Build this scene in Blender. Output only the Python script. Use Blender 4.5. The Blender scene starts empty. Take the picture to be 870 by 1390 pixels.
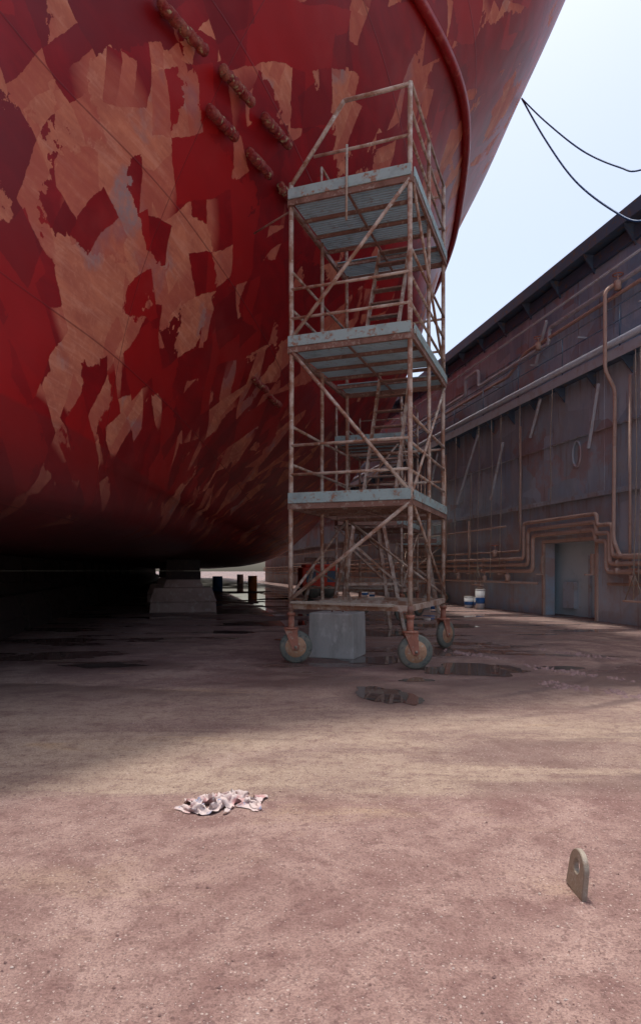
import bpy, math, random, bmesh
import numpy as np
from mathutils import Vector, Matrix, noise as mn
random.seed(7)
sc=bpy.context.scene
K=0.2115
# ------------------------------------------------------------ materials
def nm(name):
    m=bpy.data.materials.new(name); m.use_nodes=True
    nt=m.node_tree; b=nt.nodes['Principled BSDF']
    return m,nt,b
def N(nt,t,**kw):
    n=nt.nodes.new(t)
    for k,v in kw.items():
        if k in n.inputs: n.inputs[k].default_value=v
        else: setattr(n,k,v)
    return n
def L(nt,a,b): nt.links.new(a,b)
def noise(nt,vec,scale,detail=4,rough=.6,dist=0):
    n=N(nt,'ShaderNodeTexNoise'); n.inputs['Scale'].default_value=scale
    n.inputs['Detail'].default_value=detail; n.inputs['Roughness'].default_value=rough
    n.inputs['Distortion'].default_value=dist
    if vec is not None: L(nt,vec,n.inputs['Vector'])
    return n.outputs['Fac']
def ramp(nt,fac,a,b,ca=0,cb=1):
    r=N(nt,'ShaderNodeMapRange'); r.clamp=True
    r.inputs['From Min'].default_value=a; r.inputs['From Max'].default_value=b
    r.inputs['To Min'].default_value=ca; r.inputs['To Max'].default_value=cb
    L(nt,fac,r.inputs['Value']); return r.outputs['Result']
def mix(nt,fac,a,b,mode='MIX'):
    n=N(nt,'ShaderNodeMix'); n.data_type='RGBA'; n.blend_type=mode
    if isinstance(fac,(int,float)): n.inputs[0].default_value=fac
    else: L(nt,fac,n.inputs[0])
    for s,i in ((a,6),(b,7)):
        if isinstance(s,tuple): n.inputs[i].default_value=(*s,1)
        else: L(nt,s,n.inputs[i])
    return n.outputs[2]
def math_(nt,op,a,b=None,c=None):
    n=N(nt,'ShaderNodeMath'); n.operation=op
    for i,s in enumerate((a,b,c)):
        if s is None: continue
        if isinstance(s,(int,float)): n.inputs[i].default_value=s
        else: L(nt,s,n.inputs[i])
    return n.outputs[0]
def bump(nt,b,h,strength=.3,dist=.02):
    n=N(nt,'ShaderNodeBump'); n.inputs['Strength'].default_value=strength
    n.inputs['Distance'].default_value=dist
    L(nt,h,n.inputs['Height']); L(nt,n.outputs[0],b.inputs['Normal'])
def mapping(nt,vec,scale=(1,1,1),rot=(0,0,0),loc=(0,0,0)):
    m=N(nt,'ShaderNodeMapping'); m.inputs['Scale'].default_value=scale
    m.inputs['Rotation'].default_value=rot; m.inputs['Location'].default_value=loc
    L(nt,vec,m.inputs['Vector']); return m.outputs[0]
def objc(nt):
    return N(nt,'ShaderNodeTexCoord').outputs['Object']
def worn(name,c1,c2,c3,scale=3,rough=.7,st=(1,1,1),t2=(.5,.7),t3=(.55,.62),metal=0,bs=0,bd=.01):
    m,nt,b=nm(name); o=mapping(nt,objc(nt),st)
    f1=noise(nt,o,scale,5,.65); f2=noise(nt,mapping(nt,o,loc=(5,3,1)),scale*3.1,5,.7)
    c=mix(nt,ramp(nt,f1,*t2),c1,c2); c=mix(nt,ramp(nt,f2,*t3),c,c3)
    L(nt,c,b.inputs['Base Color']); b.inputs['Metallic'].default_value=metal
    L(nt,ramp(nt,f2,.3,.7,rough-.12,rough+.12),b.inputs['Roughness'])
    if bs: bump(nt,b,noise(nt,objc(nt),scale*9,3),bs,bd)
    return m
M={}
M['post']=worn('rusty_tube_paint',(.56,.46,.37),(.32,.165,.10),(.64,.58,.50),5,.7,t2=(.42,.58),t3=(.57,.66))
M['beam']=worn('rusty_beam',(.27,.15,.11),(.16,.08,.05),(.38,.30,.24),4,.75)
M['toe']=worn('pale_blue_toe_board',(.38,.52,.50),(.27,.36,.35),(.33,.19,.12),4,.65,t3=(.54,.64))
M['deck']=worn('deck_panel_blue_grey',(.40,.58,.62),(.27,.40,.43),(.28,.18,.12),3,.6,t3=(.58,.72))
M['fork']=worn('caster_rust_orange',(.42,.17,.11),(.28,.10,.06),(.46,.3,.22),6,.8,bs=.3)
M['tyre']=worn('caster_tyre_rubber',(.16,.17,.14),(.26,.22,.17),(.09,.09,.09),8,.85,bs=.3)
M['hub']=worn('caster_hub',(.50,.28,.16),(.33,.15,.09),(.52,.42,.32),12,.75,bs=.3)
M['conc']=worn('concrete',(.46,.45,.42),(.31,.30,.27),(.55,.54,.51),3,.85,st=(1,1,.4),bs=.3)
M['wood']=worn('weathered_wood',(.42,.35,.27),(.28,.22,.17),(.5,.44,.37),5,.85)
M['pipe']=worn('pipe_oxide_paint',(.60,.42,.33),(.44,.27,.20),(.64,.56,.50),3,.65,t3=(.58,.7))
M['pipeg']=worn('pipe_grey_paint',(.56,.62,.67),(.46,.40,.36),(.62,.66,.70),3,.65)
M['dark']=worn('dark_blue_steel',(.09,.16,.25),(.13,.16,.20),(.20,.17,.15),2,.6)
M['block']=worn('keel_block_concrete',(.44,.31,.27),(.30,.20,.17),(.5,.4,.36),2,.85,bs=.3)
M['timber_shade']=worn('dark_timber_and_hull_shade',(.045,.03,.026),(.03,.02,.018),(.07,.05,.04),3,.85)  # timber caps; near-black also paints under-hull shade onto concrete bases
M['room']=worn('pale_room_paint',(.72,.86,.90),(.62,.78,.82),(.52,.42,.34),1.5,.7,t3=(.62,.75))
M['bluehose']=worn('blue_hose',(.03,.12,.30),(.02,.08,.2),(.05,.16,.34),5,.5)
M['steel']=worn('lug_steel',(.33,.28,.22),(.25,.15,.1),(.42,.38,.33),14,.6,metal=.3,bs=.3)
M['white']=worn('white_plastic',(.75,.75,.74),(.6,.6,.6),(.5,.45,.4),6,.5,t3=(.65,.8))
M['blue']=worn('blue_plastic',(.03,.16,.45),(.02,.12,.35),(.1,.2,.4),6,.5)
M['redm']=worn('machine_red',(.8,.08,.04),(.6,.06,.03),(.2,.08,.05),4,.5,t3=(.66,.8))
M['orange']=worn('orange_paint',(.75,.28,.05),(.6,.2,.04),(.2,.08,.05),4,.5,t3=(.66,.8))

def wallmat():
    m,nt,b=nm('dock_wall_steel'); o=objc(nt)
    big=noise(nt,o,.35,3,.6); f=noise(nt,mapping(nt,o,loc=(9,2,4)),1.3,6,.72)
    st=noise(nt,mapping(nt,o,(1.2,1.2,.3)),1.4,5,.7,.3)
    st2=noise(nt,mapping(nt,o,(4,4,.35),loc=(3,3,3)),1.6,4,.7)
    z=N(nt,'ShaderNodeSeparateXYZ'); L(nt,o,z.inputs[0]); Z=z.outputs[2]
    c=mix(nt,ramp(nt,big,.38,.62),(.33,.52,.70),(.42,.57,.68))
    c=mix(nt,ramp(nt,st,.48,.64,0,.75),c,(.58,.72,.82))
    c=mix(nt,ramp(nt,f,.55,.65,0,.5),c,(.42,.42,.42))
    c=mix(nt,math_(nt,'MULTIPLY',ramp(nt,Z,6.0,5.9),ramp(nt,f,.35,.6,.2,.5)),c,(.54,.52,.49))
    vo=N(nt,'ShaderNodeTexVoronoi',distance='CHEBYCHEV'); vo.inputs['Scale'].default_value=.7
    L(nt,mapping(nt,o,(1,1,1.3),loc=(0,2,0)),vo.inputs['Vector'])
    sep=N(nt,'ShaderNodeSeparateColor'); L(nt,vo.outputs['Color'],sep.inputs[0])
    c=mix(nt,math_(nt,'MULTIPLY',ramp(nt,sep.outputs[0],.55,.9,0,.65),ramp(nt,f,.35,.5)),c,(.66,.78,.88))
    c=mix(nt,math_(nt,'MULTIPLY',ramp(nt,sep.outputs[1],.80,.84,0,.55),ramp(nt,f,.4,.52)),c,(.52,.32,.28))
    c=mix(nt,ramp(nt,st2,.58,.72,0,.7),c,(.28,.18,.13))
    fz=math_(nt,'FRACT',math_(nt,'DIVIDE',Z,1.53))
    c=mix(nt,math_(nt,'MULTIPLY',ramp(nt,fz,.5,1.0),ramp(nt,st2,.45,.65,0,.5)),c,(.34,.21,.15))
    c=mix(nt,math_(nt,'MULTIPLY',ramp(nt,Z,3.3,2.7),ramp(nt,f,.35,.6,.05,.5)),c,(.46,.32,.28))
    L(nt,c,b.inputs['Base Color'])
    L(nt,ramp(nt,f,.3,.7,.4,.7),b.inputs['Roughness'])
    bump(nt,b,big,.5,.12)
    return m
M['wall']=wallmat()

def hullmat():
    m,nt,b=nm('hull_antifouling_paint')
    uv=N(nt,'ShaderNodeTexCoord').outputs['UV']; s=N(nt,'ShaderNodeSeparateXYZ'); L(nt,uv,s.inputs[0])
    U,W=s.outputs[0],s.outputs[1]
    def jitter(scale,detail,amt,rough):
        wob=N(nt,'ShaderNodeTexNoise'); wob.inputs['Scale'].default_value=scale; wob.inputs['Detail'].default_value=detail; wob.inputs['Roughness'].default_value=rough
        L(nt,uv,wob.inputs['Vector'])
        va=N(nt,'ShaderNodeVectorMath'); va.operation='SUBTRACT'; L(nt,wob.outputs['Color'],va.inputs[0]); va.inputs[1].default_value=(.5,.5,.5)
        vs=N(nt,'ShaderNodeVectorMath'); vs.operation='SCALE'; L(nt,va.outputs[0],vs.inputs[0]); vs.inputs['Scale'].default_value=amt
        return vs.outputs[0]
    j1=jitter(.8,1,.50,.5); j2=jitter(9,4,.07,.6)
    vb=N(nt,'ShaderNodeVectorMath'); vb.operation='ADD'; L(nt,uv,vb.inputs[0]); L(nt,j1,vb.inputs[1])
    vc=N(nt,'ShaderNodeVectorMath'); vc.operation='ADD'; L(nt,vb.outputs[0],vc.inputs[0]); L(nt,j2,vc.inputs[1])
    def snap(rot,cell,ns,loc):
        p=mapping(nt,vc.outputs[0],(1,1,1),(0,0,rot),loc)
        q=N(nt,'ShaderNodeVectorMath'); q.operation='SNAP'; L(nt,p,q.inputs[0]); q.inputs[1].default_value=(cell[0],cell[1],1)
        return noise(nt,q.outputs[0],ns,2,.5)
    a=snap(.80,(.66,.28),.60,(3.1,1.7,0)); bb=snap(.45,(.28,.60),.68,(8,4,0)); cc=snap(1.15,(.5,.22),.85,(1,9,0))
    big=noise(nt,mapping(nt,uv,loc=(2,0,0)),.25,1,.5)
    bias=math_(nt,'ADD',ramp(nt,U,27,40,0,.02),ramp(nt,W,2.2,1.1,0,.06))
    bias=math_(nt,'ADD',bias,ramp(nt,W,8.5,12,0,.035))
    bias=math_(nt,'ADD',bias,math_(nt,'MULTIPLY',math_(nt,'SUBTRACT',big,.5),.22))
    mx=math_(nt,'MAXIMUM',math_(nt,'MAXIMUM',a,bb),math_(nt,'SUBTRACT',cc,.03))
    sa=math_(nt,'ADD',mx,bias)
    red=ramp(nt,sa,.530,.536)
    grit=noise(nt,uv,9,5,.7); soft=noise(nt,mapping(nt,uv,(1,2.2,1),(0,0,.5)),1.4,4,.6,.6)
    streak=noise(nt,mapping(nt,uv,(.5,5,1),(0,0,.9)),2.0,5,.65,.4)
    prim=mix(nt,ramp(nt,soft,.35,.65),(.70,.235,.125),(.52,.145,.085))
    prim=mix(nt,ramp(nt,grit,.5,.75,0,.5),prim,(.80,.35,.21))
    prim=mix(nt,ramp(nt,streak,.52,.72,0,.45),prim,(.84,.42,.28))
    prim=mix(nt,ramp(nt,streak,.46,.30,0,.4),prim,(.42,.09,.06))
    g=noise(nt,mapping(nt,uv,loc=(12,7,0)),.75,4,.6)
    prim=mix(nt,math_(nt,'MULTIPLY',ramp(nt,g,.57,.65),ramp(nt,grit,.35,.6,.3,.9)),prim,(.34,.25,.25))
    top=mix(nt,ramp(nt,soft,.3,.6),(.36,.005,.007),(.25,.004,.006))
    top=mix(nt,ramp(nt,a,.56,.563,0,.6),top,(.46,.011,.009))
    top=mix(nt,ramp(nt,bb,.60,.603,0,.6),top,(.18,.004,.006))
    top=mix(nt,ramp(nt,g,.56,.72,0,.3),top,(.42,.06,.05))
    half=math_(nt,'MULTIPLY',ramp(nt,sa,.500,.504,0,.6),ramp(nt,grit,.35,.6,.4,1))
    c=mix(nt,half,prim,(.48,.07,.05))
    c=mix(nt,red,c,top)
    sw=math_(nt,'ABSOLUTE',math_(nt,'SUBTRACT',math_(nt,'FRACT',math_(nt,'DIVIDE',W,2.05)),.5))
    s1=ramp(nt,sw,.0035,.0055,1,0)
    su=math_(nt,'ABSOLUTE',math_(nt,'SUBTRACT',math_(nt,'FRACT',math_(nt,'DIVIDE',U,5.3)),.5))
    s2=ramp(nt,su,.0012,.002,1,0)
    seam=math_(nt,'MAXIMUM',s1,s2)
    c=mix(nt,math_(nt,'MULTIPLY',seam,.5),c,(.14,.01,.01))
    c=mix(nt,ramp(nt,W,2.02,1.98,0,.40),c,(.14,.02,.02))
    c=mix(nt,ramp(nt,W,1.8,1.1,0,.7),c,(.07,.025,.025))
    L(nt,c,b.inputs['Base Color'])
    L(nt,ramp(nt,red,0,1,.62,.42),b.inputs['Roughness'])
    b.inputs['Specular IOR Level'].default_value=.28
    h=math_(nt,'ADD',math_(nt,'MULTIPLY',noise(nt,uv,.9,2,.5),2.5),math_(nt,'ADD',math_(nt,'MULTIPLY',seam,.35),math_(nt,'MULTIPLY',red,.12)))
    bump(nt,b,h,.35,.03)
    return m
M['hull']=hullmat()

NEARP=[(.66,6.4,.45,.65),(1.85,8.05,1.0,.7),(.7,8.9,.8,.6),(-2.6,8.4,1.0,.45)]
def groundmat():
    m,nt,b=nm('dock_floor_ground'); o=objc(nt)
    s=N(nt,'ShaderNodeSeparateXYZ'); L(nt,o,s.inputs[0]); X,Y=s.outputs[0],s.outputs[1]
    n1=noise(nt,o,.5,5,.62,.8); n2=noise(nt,mapping(nt,o,(.4,1.6,1),(0,0,-.12)),1.1,6,.68,.7); n3=noise(nt,o,9,6,.7)
    fine=noise(nt,o,110,3,.75); n5=noise(nt,mapping(nt,o,(1,1,1),loc=(4,4,0)),2.6,6,.7,.5)
    c=mix(nt,ramp(nt,n1,.38,.62),(.235,.145,.13),(.43,.305,.25))
    c=mix(nt,ramp(nt,n5,.45,.64,0,.8),c,(.165,.088,.08))
    c=mix(nt,ramp(nt,n5,.40,.30,0,.6),c,(.48,.36,.28))
    yy=math_(nt,'ADD',Y,math_(nt,'MULTIPLY',math_(nt,'SUBTRACT',n2,.5),.55))
    band=math_(nt,'MULTIPLY',ramp(nt,yy,3.45,3.62),ramp(nt,yy,8.0,4.6))
    band=math_(nt,'MULTIPLY',band,ramp(nt,n2,.40,.60,.15,1))
    c=mix(nt,math_(nt,'MULTIPLY',band,.85),c,(.60,.46,.34))
    c=mix(nt,math_(nt,'MULTIPLY',ramp(nt,n2,.60,.70),.65),c,(.56,.36,.19))
    near=ramp(nt,yy,3.62,3.44)
    gc=mix(nt,ramp(nt,n5,.38,.62),(.50,.335,.285),(.31,.18,.155))
    gc=mix(nt,ramp(nt,n2,.54,.66,0,.6),gc,(.56,.40,.27))
    gc=mix(nt,ramp(nt,n1,.52,.66,0,.4),gc,(.30,.17,.15))
    c=mix(nt,math_(nt,'MULTIPLY',near,.85),c,gc)
    c=mix(nt,ramp(nt,n3,.50,.68,0,.65),c,(.20,.10,.09))
    vo=N(nt,'ShaderNodeTexVoronoi'); vo.inputs['Scale'].default_value=75; L(nt,o,vo.inputs['Vector'])
    sp=N(nt,'ShaderNodeSeparateColor'); L(nt,vo.outputs['Color'],sp.inputs[0])
    c=mix(nt,ramp(nt,sp.outputs[1],.3,0,0,.5),c,(.13,.065,.06))
    pe=math_(nt,'MULTIPLY',ramp(nt,vo.outputs['Distance'],.35,.25),ramp(nt,sp.outputs[0],.86,.90))
    c=mix(nt,math_(nt,'MULTIPLY',pe,.65),c,(.70,.59,.52))
    c=mix(nt,ramp(nt,fine,.38,.58,.5,0),c,(.12,.065,.055))
    dx=math_(nt,'SUBTRACT',X,-1.0); dy=math_(nt,'SUBTRACT',Y,9.8)
    r=math_(nt,'SQRT',math_(nt,'ADD',math_(nt,'MULTIPLY',dx,dx),math_(nt,'MULTIPLY',math_(nt,'MULTIPLY',dy,dy),1.4)))
    r=math_(nt,'ADD',r,math_(nt,'MULTIPLY',n5,.25))
    tr=ramp(nt,math_(nt,'ABSOLUTE',math_(nt,'SUBTRACT',math_(nt,'FRACT',math_(nt,'MULTIPLY',r,1.1)),.5)),.12,.03)
    tr=math_(nt,'MULTIPLY',tr,math_(nt,'MULTIPLY',ramp(nt,X,.8,2),ramp(nt,n1,.4,.6)))
    c=mix(nt,math_(nt,'MULTIPLY',tr,.65),c,(.13,.08,.075))
    wet=noise(nt,mapping(nt,o,(.35,.9,1),loc=(2,7,0)),.9,5,.6,.3)
    far=ramp(nt,yy,5.9,7.0)
    damp=math_(nt,'MULTIPLY',ramp(nt,wet,.46,.55),far)
    for (px,py,rx,ry) in NEARP:
        ax=math_(nt,'DIVIDE',math_(nt,'SUBTRACT',X,px),rx); ay=math_(nt,'DIVIDE',math_(nt,'SUBTRACT',Y,py),ry)
        d=math_(nt,'ADD',math_(nt,'ADD',math_(nt,'MULTIPLY',ax,ax),math_(nt,'MULTIPLY',ay,ay)),math_(nt,'MULTIPLY',n5,1.2))
        damp=math_(nt,'MAXIMUM',damp,ramp(nt,d,2.0,1.1,0,.95))
    c=mix(nt,math_(nt,'MULTIPLY',damp,.6),c,(.095,.055,.05))
    L(nt,c,b.inputs['Base Color'])
    pud=math_(nt,'MULTIPLY',ramp(nt,wet,.55,.57),ramp(nt,Y,7,9))
    L(nt,math_(nt,'SUBTRACT',math_(nt,'SUBTRACT',.9,math_(nt,'MULTIPLY',damp,.46)),math_(nt,'MULTIPLY',pud,.41)),b.inputs['Roughness'])
    h=math_(nt,'ADD',math_(nt,'MULTIPLY',fine,.55),math_(nt,'ADD',math_(nt,'MULTIPLY',n3,.8),math_(nt,'MULTIPLY',near,.5)))
    h=math_(nt,'ADD',h,math_(nt,'MULTIPLY',tr,-.7))
    h=math_(nt,'MULTIPLY',h,math_(nt,'SUBTRACT',1,pud))
    bump(nt,b,h,.85,.022)
    return m
M['ground']=groundmat()
def watermat():
    m,nt,b=nm('puddle_water'); o=objc(nt)
    L(nt,mix(nt,noise(nt,o,2),(.06,.05,.05),(.10,.075,.065)),b.inputs['Base Color'])
    b.inputs['Roughness'].default_value=.02; b.inputs['IOR'].default_value=1.8
    return m
M['water']=watermat()
def ragmat():
    m,nt,b=nm('rag_cloth'); o=objc(nt)
    c=mix(nt,ramp(nt,noise(nt,o,9,4),.50,.60),(.60,.49,.46),(.48,.26,.25))
    c=mix(nt,ramp(nt,noise(nt,mapping(nt,o,loc=(3,3,3)),14,4),.60,.64),c,(.27,.28,.38))
    L(nt,c,b.inputs['Base Color']); b.inputs['Roughness'].default_value=.8; return m
M['rag']=ragmat()
def anodemat():
    m,nt,b=nm('anode_corroded'); o=objc(nt)
    c=mix(nt,ramp(nt,noise(nt,o,8,5),.45,.65),(.28,.02,.02),(.40,.13,.08))
    c=mix(nt,ramp(nt,noise(nt,o,14,5),.57,.67),c,(.50,.42,.22))
    L(nt,c,b.inputs['Base Color']); b.inputs['Roughness'].default_value=.8
    bump(nt,b,noise(nt,o,30,4),1,.04); return m
M['anode']=anodemat()
M['barred']=worn('rubbing_bar_red',(.36,.016,.016),(.25,.010,.010),(.44,.07,.05),2,.45)

# ------------------------------------------------------------ mesh builder
class MB:
    def __init__(s): s.v=[];s.f=[];s.m=[];s.mats=[];s.sm=[]
    def mi(s,mat):
        if mat not in s.mats: s.mats.append(mat)
        return s.mats.index(mat)
    def add(s,vs,fs,mat,smooth=False):
        o=len(s.v); s.v+= [tuple(v) for v in vs]; k=s.mi(mat)
        for f in fs: s.f.append(tuple(i+o for i in f)); s.m.append(k); s.sm.append(smooth)
    def hexa(s,p,mat):
        s.add(p,[(0,3,2,1),(4,5,6,7),(0,1,5,4),(1,2,6,5),(2,3,7,6),(3,0,4,7)],mat)
    def box(s,lo,hi,mat,mtx=None):
        x0,y0,z0=lo;x1,y1,z1=hi
        p=[Vector(q) for q in((x0,y0,z0),(x1,y0,z0),(x1,y1,z0),(x0,y1,z0),(x0,y0,z1),(x1,y0,z1),(x1,y1,z1),(x0,y1,z1))]
        if mtx is not None: p=[mtx@q for q in p]
        s.hexa(p,mat)
    def tube(s,pts,r,mat,n=8,cap=True,rs=None):
        pts=[Vector(p) for p in pts]; vs=[];fs=[]
        prev=None
        for i,p in enumerate(pts):
            if i==0: d=pts[1]-pts[0]
            elif i==len(pts)-1: d=pts[-1]-pts[-2]
            else: d=(pts[i+1]-p).normalized()+(p-pts[i-1]).normalized()
            if d.length<1e-9: d=Vector((0,0,1))
            d.normalize()
            if prev is None:
                a=Vector((0,0,1)) if abs(d.z)<.9 else Vector((1,0,0))
                u=d.cross(a).normalized()
            else:
                u=(prev-d*prev.dot(d)).normalized()
            prev=u; w=d.cross(u); rr=rs[i] if rs else r
            for k in range(n):
                t=2*math.pi*k/n; vs.append(p+(u*math.cos(t)+w*math.sin(t))*rr)
        for i in range(len(pts)-1):
            for k in range(n):
                a=i*n+k;b_=i*n+(k+1)%n; fs.append((a,b_,b_+n,a+n))
        if cap:
            fs.append(tuple(range(n))[::-1]); fs.append(tuple(range(len(vs)-n,len(vs))))
        s.add(vs,fs,mat,True)
    def bar(s,p,q,w,h,mat):
        p=Vector(p);q=Vector(q);d=(q-p).normalized()
        up=Vector((0,0,1)) if abs(d.z)<.95 else Vector((1,0,0))
        u=d.cross(up).normalized()*w/2; t=u.normalized().cross(d)*h/2
        s.hexa([p-u-t,p+u-t,q+u-t,q-u-t,p-u+t,p+u+t,q+u+t,q-u+t],mat)
    def disc(s,c,ax,r,w,mat,n=24,r2=None):
        c=Vector(c);ax=Vector(ax).normalized(); r2=r2 or r
        s.tube([c-ax*w/2,c-ax*w*.32,c+ax*w*.32,c+ax*w/2],r,mat,n,True,[r2,r,r,r2])
    def obj(s,name,parent=None,bev=0):
        me=bpy.data.meshes.new(name); me.from_pydata(s.v,[],s.f)
        for m in s.mats: me.materials.append(m)
        me.polygons.foreach_set('material_index',s.m); me.polygons.foreach_set('use_smooth',s.sm)
        me.update(); o=bpy.data.objects.new(name,me); sc.collection.objects.link(o)
        if parent: o.parent=parent
        if bev:
            b=o.modifiers.new('b','BEVEL'); b.width=bev; b.segments=2; b.limit_method='ANGLE'
        return o
def empty(name,loc=(0,0,0),rz=0):
    e=bpy.data.objects.new(name,None); e.location=loc; e.rotation_euler=(0,0,rz); sc.collection.objects.link(e); return e

# ------------------------------------------------------------ ground
g=MB(); g.add([(-900,-300,0),(900,-300,0),(900,1500,0),(-900,1500,0)],[(0,1,2,3)],M['ground']); g.obj('ground')

def puddle(cx,cy,rx,ry,seed,ang=0):
    mb=MB(); n=96; vs=[]
    for k in range(n):
        t=2*math.pi*k/n
        q=1+.55*mn.noise(Vector((math.cos(t)*1.1+seed*7,math.sin(t)*1.1,seed)))+.28*mn.noise(Vector((math.cos(t)*2.6+seed,math.sin(t)*2.6,seed*3)))+.06*mn.noise(Vector((math.cos(t)*9+seed,math.sin(t)*9,seed*3)))
        x=rx*q*math.cos(t);y=ry*q*math.sin(t)
        vs.append((cx+x*math.cos(ang)-y*math.sin(ang),cy+x*math.sin(ang)+y*math.cos(ang),.004))
    vs.append((cx,cy,.004))
    mb.add(vs,[(k,(k+1)%n,n) for k in range(n)],M['water']); mb.obj('puddle')
for a in [(.66,6.4,.27,.50,1.3,.2),(1.85,8.05,.62,.42,2.4,-.1),(.7,8.9,.45,.35,3.3,0),(1.05,7.3,.18,.13,9.2,0),(-1.2,15,.9,.7,4,.2),(-2.2,20,1.3,1.0,5,.3),(2.95,8.2,.3,.14,17.3,-.2),
          (-1.0,24,1.4,1.2,6,.1),(-2.6,29,1.5,1.8,7,0),(-1.8,36,1.3,2.2,8,0),(1.0,12.8,.8,.5,11.4,0),(-2.8,8.4,.5,.2,12.4,0),(-.9,18,1.0,.5,13,0),(-1.9,13,.6,.3,15.3,0),(2.6,14.5,.9,.5,18.2,0),(-.2,11.5,.5,.3,19.4,0),(-3,33,1.6,2,20,0),(-4.2,42,2.2,3,21,0),(-1.5,28,1.3,1.5,22,0)]:
    puddle(*a)

gr=MB()
def pebble(x,y,r,mat):
    vs=[]
    for a in ((1,0,0),(-1,0,0),(0,1,0),(0,-1,0),(0,0,1),(0,0,-.6)):
        vs.append((x+a[0]*r*random.uniform(.7,1.2),y+a[1]*r*random.uniform(.7,1.2),r*.4+a[2]*r*random.uniform(.5,.9)))
    gr.add(vs,[(0,2,4),(2,1,4),(1,3,4),(3,0,4),(2,0,5),(1,2,5),(3,1,5),(0,3,5)],mat)
M['peb1']=worn('pebble_pale',(.58,.47,.42),(.42,.29,.25),(.66,.57,.52),20,.85)
M['peb2']=worn('pebble_dark',(.22,.13,.115),(.30,.18,.16),(.16,.09,.085),20,.85)
for i in range(12000):
    y=1.7+random.random()**1.8*9; x=random.uniform(-.5,.5)*y*1.1
    r=random.uniform(.0012,.0034)*(1 if random.random()<.96 else 2)
    pebble(x,y,r,M['peb1'] if random.random()<.38 else M['peb2'])
gr.obj('gravel')
mu=MB(); M['mud']=worn('mud_clods',(.26,.17,.165),(.19,.12,.118),(.34,.24,.22),9,.9)
for i in range(340):
    t=random.gauss(0,.35)
    base=random.choice([(2.9,7.9,.5),(3.0,6.3,.3),(2.55,6.9,.2),(3.7,9.5,.6),(2.2,9.5,.5)])
    x=base[0]+t*base[2]+random.gauss(0,.06); y=base[1]-t*.8*base[2]*2+random.gauss(0,.1)
    r=random.uniform(.006,.024)
    vs=[]
    for j in range(6):
        a=j*math.pi/3; vs.append((x+math.cos(a)*r*random.uniform(1,1.8),y+math.sin(a)*r*random.uniform(1,1.8),0))
    for j in range(6):
        a=j*math.pi/3; vs.append((x+math.cos(a)*r*random.uniform(.5,1),y+math.sin(a)*r*random.uniform(.5,1),r*random.uniform(.4,.8)))
    vs.append((x,y,r*.9))
    fs=[(j,(j+1)%6,6+(j+1)%6,6+j) for j in range(6)]+[(6+j,6+(j+1)%6,12) for j in range(6)]
    mu.add(vs,fs,M['mud'],True)
mu.obj('mud_clods')

# ------------------------------------------------------------ ship hull
Ys=np.array([-8,-5,-2,0,3,6,8,8.6,10,12,15,18,22,26,32,42,55,112.])
T={}
T[2.35]=[-9,-7,-4.6,-3.3,-2.3,-1.45,-.98,-.85,-.5,-.1,.6,1.3,2.4,3.5,5,6.6,7.5,7.5]
T[4.4]=[-9,-7,-4.7,-3.4,-2.45,-1.5,-.58,-.3,.35,1.25,2.6,3.9,5.4,6.5,7.3,7.9,8,8]
T[7.2]=[-9,-7,-4.9,-3.6,-2.3,-.95,.55,1.0,2.0,3.4,5.1,6.3,7.3,7.8,8,8,8,8]
T[9.7]=[-9,-7.2,-5.2,-4.1,-2.6,-.4,1.7,2.3,3.65,5.1,6.3,7.2,7.9,8.0,8,8,8,8]
T[11.5]=[-9,-7.2,-5.3,-4.3,-2.8,-.6,1.6,2.6,4.6,6.6,7.5,8.0,7.9,7.7,7.5,7.4,7.4,7.4]
T[14.5]=[-9,-7.2,-5.4,-4.5,-3.2,-1.2,1.0,2.9,6.0,8.0,8.8,8.6,7.6,7.0,6.6,6.5,6.5,6.5]
base=np.array(T[2.35]); b0=np.array([-9,-7,-4.7,-3.4,-2.35,-1.5,-1.1,-1.05,-.85,-.56,-.05,.45,1.15,1.9,3.1,4.8,6,6])
T[1.55]=list(np.maximum(b0-1.1,-9)); T[1.66]=list(np.maximum(b0-.35,-9)); T[1.9]=list(np.maximum(b0*.6+base*.4+0.0,-9))
zs=np.array(sorted(T)); tab=np.array([T[z] for z in zs])
def pchip(x,y,xq):
    x=np.asarray(x,float);y=np.asarray(y,float);h=np.diff(x);d=np.diff(y,axis=0)/h.reshape(-1,*([1]*(y.ndim-1)))
    m=np.zeros_like(y)
    d0,d1=d[:-1],d[1:]
    h0=h[:-1].reshape(-1,*([1]*(y.ndim-1)));h1=h[1:].reshape(-1,*([1]*(y.ndim-1)))
    with np.errstate(divide='ignore',invalid='ignore'):
        w=(2*h1+h0);w2=(h1+2*h0)
        mm=(w+w2)/(w/d0+w2/d1)
    m[1:-1]=np.where(d0*d1>0,mm,0); m[0]=d[0];m[-1]=d[-1]
    xq=np.asarray(xq,float); i=np.clip(np.searchsorted(x,xq)-1,0,len(x)-2)
    sh=(-1,)+(1,)*(y.ndim-1)
    t=((xq-x[i])/h[i]).reshape(sh); hh=h[i].reshape(sh)
    return y[i]*(1+2*t)*(1-t)**2+m[i]*hh*t*(1-t)**2+y[i+1]*t*t*(3-2*t)+m[i+1]*hh*t*t*(t-1)
Yq=np.concatenate([np.arange(-8,2,.5),np.arange(2,34,.25),np.arange(34,60,1.),np.arange(60,113,4.)])
zq=np.concatenate([np.arange(1.55,2.5,.06),np.arange(2.5,14.51,.2)])
G=pchip(Ys,tab.T,Yq); G=pchip(zs,G.T,zq).T
for _ in range(6):
    G[1:-1]=(G[:-2]+2*G[1:-1]+G[2:])/4*.8+G[1:-1]*.2
    G[:,1:-1]=G[:,1:-1]*.6+(G[:,:-2]+G[:,2:])*.2
nY,nz=G.shape
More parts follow.
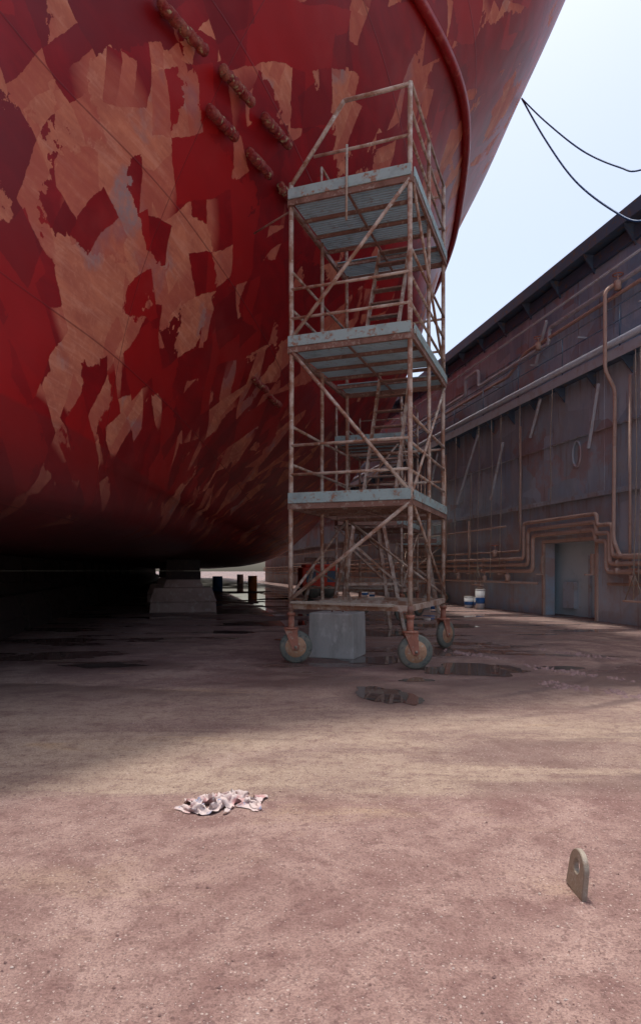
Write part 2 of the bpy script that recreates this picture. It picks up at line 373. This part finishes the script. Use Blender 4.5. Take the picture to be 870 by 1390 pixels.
def hv(Y,z):
    i=int(np.clip(np.searchsorted(Yq,Y)-1,0,nY-2)); j=int(np.clip(np.searchsorted(zq,z)-1,0,nz-2))
    a=(Y-Yq[i])/(Yq[i+1]-Yq[i]); c=(z-zq[j])/(zq[j+1]-zq[j])
    return float(G[i,j]*(1-a)*(1-c)+G[i+1,j]*a*(1-c)+G[i,j+1]*(1-a)*c+G[i+1,j+1]*a*c)
def hp(Y,z,off=0):
    p=Vector((hv(Y,z)-K*Y,Y,z))
    if off:
        e=.2
        a=Vector((hv(Y+e,z)-K*(Y+e),Y+e,z))-p; c=Vector((hv(Y,z+e)-K*Y,Y,z+e))-p
        n=a.cross(c).normalized()
        if n.x<0 : n=-n
        p=p+n*off
    return p
ship=empty('ship')
mid=G[:,np.searchsorted(zq,6.5)]; Xm=mid-K*Yq
arc=np.concatenate([[0],np.cumsum(np.hypot(np.diff(Xm),np.diff(Yq)))])+12
verts=[];uvs=[]
for i in range(nY):
    w=0
    for j in range(nz):
        if j: w+=math.hypot(G[i,j]-G[i,j-1],zq[j]-zq[j-1])
        verts.append((G[i,j]-K*Yq[i],Yq[i],zq[j])); uvs.append((arc[i],w))
faces=[]
for i in range(nY-1):
    for j in range(nz-1):
        a=i*nz+j; faces.append((a,a+nz,a+nz+1,a+1))
n0=len(verts)
for i in range(nY):
    for j in range(nz):
        verts.append((-18-G[i,j]-K*Yq[i],Yq[i],zq[j])); uvs.append((arc[i]+40,j*.2))
for i in range(nY-1):
    for j in range(nz-1):
        a=n0+i*nz+j; faces.append((a,a+1,a+nz+1,a+nz))
    a=i*nz; faces.append((a,n0+a,n0+a+nz,a+nz))
    a=i*nz+nz-1; faces.append((a,a+nz,n0+a+nz,n0+a))
e0=(nY-1)*nz
for j in range(nz-1): faces.append((e0+j,n0+e0+j,n0+e0+j+1,e0+j+1))
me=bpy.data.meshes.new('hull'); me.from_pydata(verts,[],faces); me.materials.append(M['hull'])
ul=me.uv_layers.new(name='UVMap')
li=np.zeros(len(me.loops),dtype=int); me.loops.foreach_get('vertex_index',li)
ul.data.foreach_set('uv',np.array(uvs)[li].ravel())
me.polygons.foreach_set('use_smooth',[len(f)==4 for f in faces]); me.update()
ho=bpy.data.objects.new('hull',me); sc.collection.objects.link(ho); ho.parent=ship
mb=MB(); mb.tube([hp(y,9.7,.04) for y in np.arange(2,30,.3)],.085,M['barred'],10); mb.obj('rubbing_bar',ship)
mb=MB()
def anode(y0,y1,z,r=.062):
    n=30; pts=[];rs=[]
    for k in range(n+1):
        t=k/n; y=y0+(y1-y0)*t; pts.append(hp(y,z,.10)+Vector((0,0,.012*math.sin(k*1.1))))
        rs.append(r*(.55 if k in(0,n) else 1)*random.uniform(.88,1.14))
    mb.tube(pts,r,M['anode'],12,True,rs)
    for t in (.2,.8):
        y=y0+(y1-y0)*t; mb.bar(hp(y,z,-.02),hp(y,z,.1),.05,.05,M['anode'])
anode(6.95,7.60,7.15);anode(7.86,8.42,7.15);anode(8.66,9.25,7.15)
anode(7.9,8.42,6.72);anode(8.70,9.22,6.72);anode(9.48,9.95,6.72);anode(11.6,12.3,4.6,.05);anode(12.6,13.2,4.55,.05)
mb.obj('sacrificial_anodes',ship)

# ------------------------------------------------------------ keel blocks
def keel_block(v,Y,w=1.9,d=1.1,top=1.53,m='block'):
    e=empty('keel_block',(v-K*Y,Y,0),.2)
    mb=MB(); hw=w/2
    def prism(w1,w2,z0,z1,dd,m):
        mb.hexa([(-w1,-dd,z0),(w1,-dd,z0),(w1,dd,z0),(-w1,dd,z0),(-w2,-dd,z1),(w2,-dd,z1),(w2,dd,z1),(-w2,dd,z1)],m)
    prism(hw,hw*.97,0,.30,d/2,M[m]); prism(hw,hw*.85,.303,.72,d/2*.94,M[m])
    prism(hw*.6,hw*.5,.723,.95,d/2*.9,M[m])
    mb.obj('concrete_base',e,.02)
    mb=MB(); prism(hw*.52,hw*.52,.953,1.2,d/2*.85,M['timber_shade']); prism(hw*.5,hw*.5,1.203,top,d/2*.8,M['timber_shade'])
    mb.obj('timber_cap',e,.015)
keel_block(.1,19.6)
for y in range(26,100,6): keel_block(-.3,y)
for y in np.arange(12,100,2.4): keel_block(-4.2,y,2.2,1.9,m='timber_shade')  # concrete bases coloured near-black, shade below the hull painted in
for y in np.arange(7,104,2.1): keel_block(-9,y,2.6,1.9,m='timber_shade')  # keel row bases likewise carry the hull's shade in their colour

# ------------------------------------------------------------ dock walls
def P(Y,o,z): return Vector((10-K*Y-o*.978,Y-o*.207,z))
def wbox(mb,Y1,Y2,o1,o2,z1,z2,mat):
    mb.hexa([P(Y1,o2,z1),P(Y1,o1,z1),P(Y2,o1,z1),P(Y2,o2,z1),P(Y1,o2,z2),P(Y1,o1,z2),P(Y2,o1,z2),P(Y2,o2,z2)],mat)
wall=empty('dry_dock_wall')
YA,YB=2.,78.
d0,d1,dz=15.95,18.2,1.95
mb=MB()
wbox(mb,YA,d0,-.3,0,0,3.05,M['wall']); wbox(mb,d1,YB,-.3,0,0,3.05,M['wall']); wbox(mb,d0,d1,-.3,0,dz,3.05,M['wall'])
wbox(mb,YA,YB,-.32,-.04,3.05,6.0,M['wall'])
wbox(mb,YA,YB,-3.6,-.06,6.1,8.83,M['wall'])
wbox(mb,YB-.3,YB,-3.6,-.33,0,6.0,M['wall']); wbox(mb,YA,YA+.3,-3.6,-.33,0,6.0,M['wall'])
wbox(mb,YA,YB,-3.9,-3.61,0,8.83,M['wall'])
mb.obj('wall_plating',wall)
mb=MB()
y=4.
while y<YB:
    wbox(mb,y,y+.025,-.04,-.03,3.06,5.98,M['wall']); wbox(mb,y+1,y+1.025,-.06,-.05,6.15,8.8,M['wall'])
    y+=3.9
wbox(mb,YA,YB,.002,.09,2.98,3.10,M['wall']); wbox(mb,YA,YB,-.045,.03,4.55,4.58,M['wall'])
wbox(mb,YA,YB,-.06,-.03,7.55,7.58,M['wall'])
mb.obj('wall_stringers',wall)
mb=MB()
wbox(mb,YA,YB,-.3,.33,6.003,6.095,M['dark']); wbox(mb,YA,YB,.332,.36,5.92,6.14,M['pipeg'])
y=3.
while y<YB:
    a=.03
    mb.hexa([P(y,-.03,5.6),P(y,-.035,5.6),P(y+a,-.035,5.6),P(y+a,-.03,5.6),P(y,.31,5.99),P(y,-.035,5.99),P(y+a,-.035,5.99),P(y+a,.31,5.99)],M['dark'])
    y+=1.3
mb.obj('ledge_walkway',wall)
mb=MB()
wbox(mb,YA,YB,-3.6,.30,8.86,8.95,M['dark']); wbox(mb,YA,YB,.302,.34,8.8,9.1,M['dark']); wbox(mb,YA,YB,-.06,.03,8.5,8.8,M['dark'])
y=3.
while y<YB:
    a=.05
    mb.hexa([P(y,-.03,8.4),P(y,-.04,8.4),P(y+a,-.04,8.4),P(y+a,-.03,8.4),P(y,.28,8.85),P(y,-.04,8.85),P(y+a,-.04,8.85),P(y+a,.28,8.85)],M['dark'])
    y+=1.45
mb.obj('top_gallery',wall)
mb=MB()
wbox(mb,d0-.5,d1+1.2,-.65,-.55,0.0,2.4,M['room']); wbox(mb,d0-.6,d0-.5,-.65,-.3,0,2.4,M['room']); wbox(mb,d1+1.2,d1+1.3,-.65,-.3,0,2.4,M['room'])
wbox(mb,d0-.5,d1+1.2,-.55,-.31,2.3,2.4,M['room'])
wbox(mb,d0-.08,d0,-.02,.05,0,dz+.08,M['pipe']); wbox(mb,d1,d1+.08,-.02,.05,0,dz+.08,M['pipe']); wbox(mb,d0,d1,-.02,.05,dz,dz+.08,M['pipe'])
wbox(mb,16.9,16.97,-.54,-.48,0,1.6,M['pipeg']); wbox(mb,17.5,18.0,-.54,-.42,0.2,.9,M['pipeg'])
mb.obj('doorway',wall)
mb=MB()
c=[]
for k in range(24):
    t=2*math.pi*k/24; c.append(P(16.75+.17*math.cos(t),.0,4.15+.32*math.sin(t)))
mb.tube(c+[c[0]],.03,M['wall'],6,False)
mb.obj('manhole_rim',wall)
mb=MB()
for Y in (13.2,27.0,38.0):
    for dY in (-.2,.2): mb.tube([P(Y+dY,.12,.3),P(Y+dY,.12,5.9)],.018,M['pipe'],6)
    for z in np.arange(.5,5.9,.3): mb.tube([P(Y-.2,.12,z),P(Y+.2,.12,z)],.011,M['pipe'],5)
mb.obj('wall_ladders',wall)

pipes=empty('pipework')
mb=MB()
def wp(pts,r,mat,rad=.14):
    q=[P(*p) for p in pts]; out=[q[0]]
    for i in range(1,len(q)-1):
        a=(q[i-1]-q[i]);b=(q[i+1]-q[i]); ra=min(rad,a.length*.45,b.length*.45)
        A=q[i]+a.normalized()*ra;B=q[i]+b.normalized()*ra
        for t in (0,.25,.5,.75,1): out.append(A*(1-t)**2+q[i]*2*t*(1-t)+B*t*t)
    out.append(q[-1]); mb.tube(out,r,mat,10)
for k,(zl,zt,r,yo) in enumerate([(1.20,2.18,.055,0.10),(1.38,2.36,.055,.32),(1.55,2.55,.05,.52)]):
    wp([(YB,.16+.02*k,zl),(d1+.25+yo,.16+.02*k,zl),(d1+.25+yo,.16+.02*k,zt),(d0-.15-yo*.3,.16+.02*k,zt),(d0-.15-yo*.3,.16+.02*k,zt-.28+.0*k),(d0-.55-yo*.6,.16+.02*k,zt-.28),(d0-.55-yo*.6,.16+.02*k,zl-.02),(YA,.16+.02*k,zl-.02)],r,M['pipe'])
wp([(YB,.12,.86),(d1+.2,.12,.86)],.035,M['pipe']); wp([(d0-.6,.12,.9),(YA,.12,.9)],.035,M['pipe'])
wp([(60,.12,1.78),(19.3,.12,1.78),(19.3,.12,3.3),(19.3,.12,5.4)],.03,M['pipe'])
wp([(15.0,.15,7.7),(15.0,.45,7.5),(15.0,.45,5.7),(15.0,.2,5.3),(15.05,.2,1.9),(14.8,.2,1.5),(13,.2,1.5)],.045,M['pipe'])
wp([(14.55,.16,5.5),(14.55,.16,.9)],.03,M['pipe'])
wp([(24.6,.16,5.5),(24.6,.16,1.4)],.04,M['pipe']); wp([(22.6,.16,2.9),(22.6,.16,1.2)],.05,M['pipe']); wp([(29,.16,5.8),(29,.16,1.2)],.05,M['pipe'])
wp([(YB,.30,6.3),(YA,.30,6.3)],.085,M['pipeg'])
wp([(YB,.12,7.3),(23,.12,7.3),(23,.12,7.85),(22,.12,7.85),(22,.12,7.3),(17.8,.12,7.3),(17.8,.12,7.7),(YA,.12,7.7)],.055,M['pipeg'])
wp([(YB,.12,7.05),(23.3,.12,7.05),(20,.12,7.05),(19.0,.12,7.45),(YA,.12,7.45)],.045,M['pipe'])
wp([(YB,.12,8.1),(YA,.12,8.1)],.035,M['pipeg'])
wp([(YB,.30,6.75),(YA,.30,6.75)],.014,M['dark']); wp([(YB,.30,7.1),(YA,.30,7.1)],.014,M['dark'])
wp([(YB,.12,2.55),(20.2,.12,2.55)],.03,M['pipe'])
y=5.
while y<70:
    wbox(mb,y,y+.05,.001,.26,1.09,1.13,M['pipe']); wbox(mb,y,y+.05,.001,.1,1.13,1.61,M['pipe'])
    wbox(mb,y+.4,y+.45,-.06,.2,6.95,6.99,M['pipeg'])
    for z in (1.20,1.38,1.55):
        if not (d0-1.5<y<d1+1.3):
            a=P(y+1.1,.17,z);b_=P(y+1.16,.17,z); mb.tube([a,b_],.085,M['pipe'],10)
    mb.tube([P(y+.9,.3,6.1),P(y+.9,.3,7.1)],.016,M['dark'],5)
    y+=2.2
mb.obj('pipe_runs',pipes)
mb=MB()
def valve(Y,z,o=.2,s=.1):
    a=P(Y,o,z); mb.tube([a-Vector((0,0,s)),a+Vector((0,0,s))],s*.75,M['pipe'],10)
    mb.tube([a,a+Vector((0,0,s*2.4))],s*.2,M['pipe'],6)
    ring=[a+Vector((math.cos(t)*s*1.1,math.sin(t)*s*1.1,s*2.4)) for t in np.linspace(0,2*math.pi,13)]
    mb.tube(ring,s*.14,M['fork'],6,False)
for Y,z in ((19.9,1.0),(21.4,.95),(23.4,1.0),(14.4,1.0),(26,1.0),(14.9,7.6),(18.2,7.35),(13.5,1.1),(20.7,1.75)): valve(Y,z)
mb.obj('valves',pipes)
mb=MB()
for (ya,za,yb,zb) in ((23.9,3.6,21.9,5.7),(21.3,3.5,20.2,5.1),(16.2,4.2,15.6,5.6),(30,3.6,28,5.7),(27,3.6,25.3,5.7),(18.9,5.0,18.1,5.9),(18.6,7.0,17.8,7.9)):
    mb.bar(P(ya,.05,za),P(yb,.2,zb),.07,.07,M['pipeg'])
mb.obj('diagonal_stays',wall)
mb=MB()
for Y,z0,z1 in ((20.6,1.0,5.9),(20.0,1.3,5.9),(21.5,.8,5.9),(22.1,.8,4.5),(18.9,2.6,5.95),(23.3,1,5.9),(14.1,.6,5.9),(13.95,.7,6.0),(25.5,1,5.8),(27.5,1,5.9),(17.3,3.0,5.9)):
    pts=[P(Y+.03*math.sin(t*7+Y),.35+.05*t,z1+(z0-z1)*t) for t in np.linspace(0,1,9)]
    mb.tube(pts,.012,M['wood'],5)
for Y,z in ((21.5,.75),(14.1,.55)):
    mb.bar(P(Y-.3,.4,z),P(Y+.3,.4,z),.12,.04,M['pipe'])
    mb.tube([P(Y-.3,.4,z),P(Y,.4,z+.6),P(Y+.3,.4,z)],.012,M['wood'],5)
mb.obj('hanging_ropes',wall)
lw=MB()
def PL(Y,v,z): return Vector((v-K*Y,Y,z))
lw.hexa([PL(-10,-33,0),PL(-10,-30,0),PL(YB,-30,0),PL(YB,-33,0),PL(-10,-33,9),PL(-10,-30,9),PL(YB,-30,9),PL(YB,-33,9)],M['wall'])
lw.hexa([PL(-10,-29.99,6),PL(-10,-29.4,6),PL(YB,-29.4,6),PL(YB,-29.99,6),PL(-10,-29.99,6.15),PL(-10,-29.4,6.15),PL(YB,-29.4,6.15),PL(YB,-29.99,6.15)],M['dark'])
lw.obj('dry_dock_wall')

# ------------------------------------------------------------ scaffolds
def scaffold(loc,rz,plats,top=True):
    e=empty('scaffold_tower',loc,rz); W,D=1.57,2.35; H=plats[-1]+1.15
    R=.027
    mb=MB()
    fl=plats[-1]+.22 if top else H
    def post(a,b,z0,z1,r=R):
        pts=[(a+random.gauss(0,.004),b+random.gauss(0,.004),z) for z in np.linspace(z0,z1,6)]; mb.tube(pts,r,M['post'],10)
    post(0,0,.48,fl,R*1.15);post(W,0,.48,H,R*1.15);post(W,D,.48,H,R*1.15);post(0,D,.48,H)
    post(W,D/2,.72,H);post(0,D/2,.72,plats[-1])
    for a_,b_,zt in ((0,0,fl),(W,0,H),(W,D,H),(0,D,H)):
        for z in [.74]+plats:
            if z<zt: mb.tube([(a_,b_,z-.06),(a_,b_,z+.03)],R*1.5,M['beam'],10)
    mb.obj('posts',e)
    mb=MB()
    t=lambda p,q,r=R*.72,m='post': mb.tube([p,((p[0]+q[0])/2,(p[1]+q[1])/2+random.gauss(0,.004),(p[2]+q[2])/2-random.random()*.008),q],r,M[m],8)
    o=.012
    for i,z in enumerate(plats):
        last=i==len(plats)-1
        for dzv in ((.36,.74) if not last else ()):
            t((0,-o,z+dzv),(W,-o,z+dzv))
        for dzv in ((.34,.68,1.02) if not last else (.45,.8,1.14)):
            t((W+o,0,z+dzv),(W+o,D,z+dzv))
        for dzv in (.5,1.0): t((0,D+o,z+dzv),(W,D+o,z+dzv))
        if not last:
            for dzv in (.5,1.0): t((-o,0,z+dzv),(-o,D,z+dzv))
        else:
            for dzv in (.5,1.1):
                t((-o,D*.5,z+dzv),(-o,D,z+dzv))
            t((-o,D*.5,z),(-o,D*.5,z+1.1))
    z=plats[-1]
    if top:
        t((W*.46,0,z+1.12),(W,0,z+1.12),R);t((0,0,fl-.03),(W*.46,0,z+1.12),R);t((W*.2,0,z+.50),(W,0,z+.50))
        t((W*.5,-.08,z+.5),(W*.5,-.10,z-.45),.016,'wood')
        t((-.68,.3,z-.17),(0,.0,z-.14),.012,'beam')
    else:
        t((0,0,H),(W,0,H),R)
    lv=[.75]+plats
    for k in range(len(lv)-1):
        z0,z1=lv[k],lv[k+1]
        even=(len(lv)-2-k)%2==0
        if even: t((W,-.03,z1-.05),(0,-.03,z0+.08),R*.9)
        else: t((0,-.03,z1-.05),(W,-.03,z0+.08),R*.9)
        if even: t((W+.03,0,z1-.05),(W+.03,D,z0+.08))
        else: t((W+.03,D,z1-.05),(W+.03,0,z0+.08))
        if k!=0: continue
        t((0,D+.03,z1-.05),(W,D+.03,z0+.08))
        t((-.03,0,z0+.1),(-.03,D,z1-.1))
    mb.obj('rails_and_braces',e)
    mb=MB()
    for k in range(1,len(lv)-1):
        z0,z1=lv[k],lv[k+1]
        for xo in (.75,1.2):
            mb.bar((xo,D*.30,z0),(xo,D*.70,z1-.02),.03,.08,M['post'])
        for s_ in np.linspace(.08,.95,8):
            yy=D*.30+(D*.40)*s_; zz=z0+(z1-z0)*s_
            mb.box((.765,yy-.06,zz-.012),(1.185,yy+.06,zz+.008),M['beam'])
    mb.obj('access_stairs',e)
    for z in plats:
        mb=MB()
        for (x0,y0,x1,y1) in ((-.03,-.05,W+.03,-.012),(-.03,D+.012,W+.03,D+.05),(-.05,-.01,-.012,D+.01),(W+.012,-.01,W+.05,D+.01)):
            mb.box((x0,y0,z-.09),(x1,y1,z-.02),M['beam'])
        for k in range(1,5):
            y=D*k/5; mb.box((.0,y-.018,z-.07),(W,y+.018,z-.027),M['beam'])
        for k in (1,): x=W*k/2; mb.box((x-.015,0,z-.09),(x+.015,D,z-.073),M['beam'])
        mb.obj('platform_frame',e)
        mb=MB()
        for (ya,yb) in ((0,D*.60),(D*.78,D)):
            n=int((yb-ya)/D*42)
            for k in range(n):
                y=ya+(yb-ya)*k/n; mb.box((.01,y,z-.022),(W-.01,y+(yb-ya)/n*.74,z-.012),M['deck'])
        mb.obj('deck_panels',e)
        mb=MB()
        mb.box((-.02,-.065,z-.015),(W+.02,-.045,z+.12),M['toe']); mb.box((W+.045,0,z-.015),(W+.06,D,z+.10),M['toe'])
        mb.box((-.02,D+.052,z-.015),(W+.02,D+.07,z+.10),M['toe'])
        mb.obj('toe_boards',e)
    mb=MB()
    for p,q in (((0,0,.74),(W,0,.74)),((0,D,.74),(W,D,.74)),((0,0,.74),(0,D,.74)),((W,0,.74),(W,D,.74)),((0,D/2,.74),(W,D/2,.74))):
        mb.bar(p,q,.05,.07,M['post'])
    mb.box((.02,-.12,.785),(W*.86,.1,.81),M['wood'],Matrix.Rotation(.02,4,'Y'))
    mb.obj('base_frame',e)
    mb=MB()
    for (a,b,yaw) in ((0,0,.35),(W,0,.45),(W,D,1.15),(0,D,.2)):
        ax=Vector((math.sin(yaw)*-1,math.cos(yaw),0)); fw=Vector((math.cos(yaw),math.sin(yaw),0))
        c=Vector((a,b,.215))+fw*.06
        mb.tube([(a,b,.42),(a,b,.62)],.042,M['fork'],12); mb.tube([(a,b,.62),(a,b,.66)],.055,M['fork'],12)
        mb.tube([(a,b,.445),(a,b,.465)],.1,M['fork'],16)
        for sgn in (1,-1):
            u=ax*.062*sgn; w=ax*.006
            tp=Vector((a,b,.445))+u
            p=[tp-fw*.085,tp+fw*.085,c+u+fw*.035-Vector((0,0,.03)),c+u-fw*.04-Vector((0,0,.03))]
            mb.hexa([p[0]-w,p[1]-w,p[2]-w,p[3]-w,p[0]+w,p[1]+w,p[2]+w,p[3]+w],M['fork'])
        mb.disc(c,ax,.213,.088,M['tyre'],32,.19); mb.disc(c,ax,.145,.094,M['hub'],24,.135); mb.disc(c,ax,.05,.12,M['fork'],12); mb.disc(c,ax,.02,.16,M['steel'],8)
    mb.obj('casters',e)
    return e
ang=math.atan2(-.54,1.47)
scaffold((-.38,8.64,0),ang,[2.09,4.12,6.03])
scaffold((.38,15.9,0),ang+.05,[2.3,4.3],False)
scaffold((3.0,25,0),ang+.1,[2.2],False)

e=empty('concrete_block',(.24,9.35,0),ang)
mb=MB(); mb.hexa([(-.33,-.3,0),(.33,-.3,0),(.33,.3,0),(-.33,.3,0),(-.32,-.29,.62),(.32,-.29,.62),(.32,.29,.62),(-.32,.29,.62)],M['conc']); mb.obj('block',e,.015)
mb=MB(); mb.tube([(-.08,0,.61),(-.08,0,.68),(0,0,.71),(.08,0,.68),(.08,0,.61)],.012,M['beam'],6); mb.obj('lifting_loop',e)

def trestle(x,y,h,w,rz):
    e=empty('trestle',(x,y,0),rz); mb=MB()
    for sy in (-.35,.35):
        mb.bar((-w/2-.25,sy*1.3,0),(-w/2+.1,sy*.5,h),.07,.07,M['post']); mb.bar((w/2+.25,sy*1.3,0),(w/2-.1,sy*.5,h),.07,.07,M['post'])
        mb.bar((-w/2-.12,sy*1.02,h*.45),(w/2+.12,sy*1.02,h*.45),.05,.05,M['post'])
        mb.bar((-w/2,sy*.6,h*.85),(w/2+.12,sy*1.0,h*.47),.04,.04,M['post'])
    mb.obj('legs',e); mb=MB(); mb.bar((-w/2-.2,0,h+.06),(w/2+.2,0,h+.06),.3,.12,M['beam']); mb.obj('top_beam',e)
trestle(.9,13.2,2.1,.8,.2); trestle(2.6,19,2.0,1.0,-.1); trestle(.2,21,1.5,1.0,.1)

n=18; th=.011; out=[]
for k in range(n+1):
    t=math.pi*k/n; out.append((.062*math.cos(t),.085+.062*math.sin(t)))
out=[(.068,-.0)]+out+[(-.068,-.0)]
m_=len(out); hole=[(.024*math.cos(2*math.pi*k/16),.092+.024*math.sin(2*math.pi*k/16)) for k in range(16)]
bm=bmesh.new()
vo=[bm.verts.new((x,0,z)) for x,z in out]; vh=[bm.verts.new((x,0,z)) for x,z in hole]
ed=[bm.edges.new((vo[i],vo[(i+1)%m_])) for i in range(m_)]+[bm.edges.new((vh[i],vh[(i+1)%16])) for i in range(16)]
bmesh.ops.triangle_fill(bm,use_beauty=True,edges=ed)
r=bmesh.ops.extrude_face_region(bm,geom=bm.faces[:])
for v in r['geom']:
    if isinstance(v,bmesh.types.BMVert): v.co.y+=th*2
bmesh.ops.recalc_face_normals(bm,faces=bm.faces[:])
me=bpy.data.meshes.new('lifting_lug'); bm.to_mesh(me); me.materials.append(M['steel'])
lo=bpy.data.objects.new('lifting_lug',me); lo.location=(.965,2.48,-.003); lo.rotation_euler=(.08,-.1,math.radians(91)); lo.scale=(1.08,1,1.12); sc.collection.objects.link(lo)
bv=lo.modifiers.new('b','BEVEL'); bv.width=.003

def rag(cx,cy,lx,ly,h,seed,name='rag'):
    mb=MB(); nx,ny=90,44; vs=[]
    for i in range(nx):
        for j in range(ny):
            u=i/(nx-1)*2-1;v=j/(ny-1)*2-1
            q=Vector((u*2.6+seed,v*2.0,seed))
            ed=max(0,1-(abs(u)**3+abs(v)**3)*.7)
            rd=1-abs(mn.noise(q*1.6))*2.6
            z=.005+h*ed*max(0,rd)*.9+h*.35*ed*abs(mn.noise(q*3.5))
            x=u*lx*(1+.3*mn.noise(Vector((v*2,seed,1))))+.035*mn.noise(q*1.8); y=v*ly*(1+.7*mn.noise(Vector((u*2.3,seed,5))))+.05*mn.noise(q*1.5+Vector((9,9,9)))+.035*math.sin(u*3)
            vs.append((cx+x,cy+y,z))
    fs=[(i*ny+j,(i+1)*ny+j,(i+1)*ny+j+1,i*ny+j+1) for i in range(nx-1) for j in range(ny-1) if mn.noise(Vector((i*.07+seed,j*.09,2)))>-.27]
    mb.add(vs,fs,M['rag'],True); mb.obj(name)
rag(-.50,3.40,.20,.10,.05,3.3)

def bucket(x,y,r=.15,h=.36,mat='white',band='blue',name='paint_bucket'):
    e=empty(name,(x,y,0)); mb=MB(); mb.tube([(0,0,0),(0,0,h)],r,M[mat],20,True,[r*.9,r]); mb.tube([(0,0,h),(0,0,h+.02)],r*1.05,M[mat],20); mb.obj('body',e)
    mb=MB(); mb.tube([(0,0,h*.3),(0,0,h*.6)],r*1.01,M[band],20,True,[r*.945,r*.975]); mb.obj('label',e)
    mb=MB(); mb.tube([(r*1.05*math.cos(t),.02,h-.03+.1*math.sin(t)) for t in np.linspace(0,math.pi,9)],.006,M['steel'],5); mb.obj('handle',e)
for x,y in ((5.05,21.2),(4.8,21.5)): bucket(x,y,.15,.34)
bucket(5.0,20.8,.15,.60)
bucket(3.3,20.6,.12,.4);bucket(3.55,20.9,.12,.3,mat='blue',band='white');bucket(2.0,30);bucket(2.4,31,mat='blue',band='white')
for (x,y,c) in ((-6.2,40,'blue'),(-4.5,44,'orange'),(-7.5,62,'white')):
    e=empty('oil_drum',(x,y,0)); mb=MB(); r=.3
    pts=[(0,0,z) for z in (0,.02,.28,.3,.32,.57,.59,.61,.86,.88)]; rs=[r,r,r,r*1.05,r,r,r*1.05,r,r,r*.97]
    mb.tube(pts,r,M[c],24,True,rs); mb.obj('drum_shell',e)

e=empty('air_compressor',(-.1,30,0),.25)
mb=MB(); mb.box((-.85,-.5,.45),(.85,.5,1.35),M['redm']); mb.box((-.7,-.45,1.352),(.7,.45,1.5),M['redm']); mb.obj('canopy',e,.06)
mb=MB(); mb.box((-.95,-.45,.33),(.95,.45,.44),M['dark'])
for x in (-.45,.5):
    mb.box((x-.22,-.515,.7),(x+.22,-.503,1.2),M['dark'])
mb.bar((.9,0,.38),(1.9,0,.3),.08,.08,M['dark']); mb.tube([(.5,.2,1.5),(.5,.2,1.75)],.04,M['dark']); mb.obj('chassis',e)
mb=MB()
for x in (-.35,.35):
    for y in (-.52,.52): mb.disc((x,y,.28),(0,1,0),.28,.16,M['tyre'],20)
mb.obj('wheels',e)

for pts,r in (([(4.85,16.0,12.6),(5.15,15.2,11.5),(5.6,14.2,10.2),(6.03,13.4,9.36),(6.3,13.0,9.07),(7.2,12.4,9.2)],.018),([(4.85,16.0,12.6),(5.15,15.2,11.08),(5.44,14.2,9.56),(5.79,13.2,8.39),(6.09,12.6,7.85),(6.5,12.1,8.0),(7.2,11.9,9.1)],.021)):
    q=[Vector(p) for p in pts]; out=[]
    for i in range(len(q)-1):
        p0=q[max(i-1,0)];p1=q[i];p2=q[i+1];p3=q[min(i+2,len(q)-1)]
        for t in np.linspace(0,1,8,endpoint=False):
            out.append(.5*((2*p1)+(p2-p0)*t+(2*p0-5*p1+4*p2-p3)*t*t+(3*p1-p0-3*p2+p3)*t**3))
    out.append(q[-1]); mb=MB(); mb.tube(out,r,M['bluehose'],8); mb.obj('hose')

# ------------------------------------------------------------ light, camera
to=Vector((-.3,3,14.5)).normalized()
ld=bpy.data.lights.new('sun','SUN'); ld.energy=2.9; ld.angle=math.radians(3); ld.color=(1,.96,.9)
lo=bpy.data.objects.new('sun',ld); lo.rotation_euler=(-to).to_track_quat('-Z','Y').to_euler(); lo.location=(0,0,40); sc.collection.objects.link(lo)
w=bpy.data.worlds.new('World'); sc.world=w; w.use_nodes=True; nt=w.node_tree
sk=nt.nodes.new('ShaderNodeTexSky'); sk.sky_type='NISHITA'; sk.sun_disc=False
sk.sun_elevation=math.asin(to.z); sk.sun_rotation=math.atan2(to.x,to.y); sk.air_density=1.0; sk.dust_density=4; sk.ozone_density=1
hs=nt.nodes.new('ShaderNodeHueSaturation'); hs.inputs['Saturation'].default_value=.8; hs.inputs['Value'].default_value=1.6
bg=nt.nodes['Background']; bg.inputs[1].default_value=.15; nt.links.new(sk.outputs[0],hs.inputs['Color']); nt.links.new(hs.outputs[0],bg.inputs[0])
cd=bpy.data.cameras.new('camera'); cam=bpy.data.objects.new('camera',cd); sc.collection.objects.link(cam); sc.camera=cam
cam.location=(0,0,1.2); cam.rotation_euler=(math.pi/2,0,0)
cd.sensor_width=36; cd.lens=900/1390*36; cd.shift_y=80/1390; cd.clip_end=3000; cd.clip_start=.05
sc.view_settings.view_transform='Standard'; sc.view_settings.look='None'; sc.view_settings.exposure=0
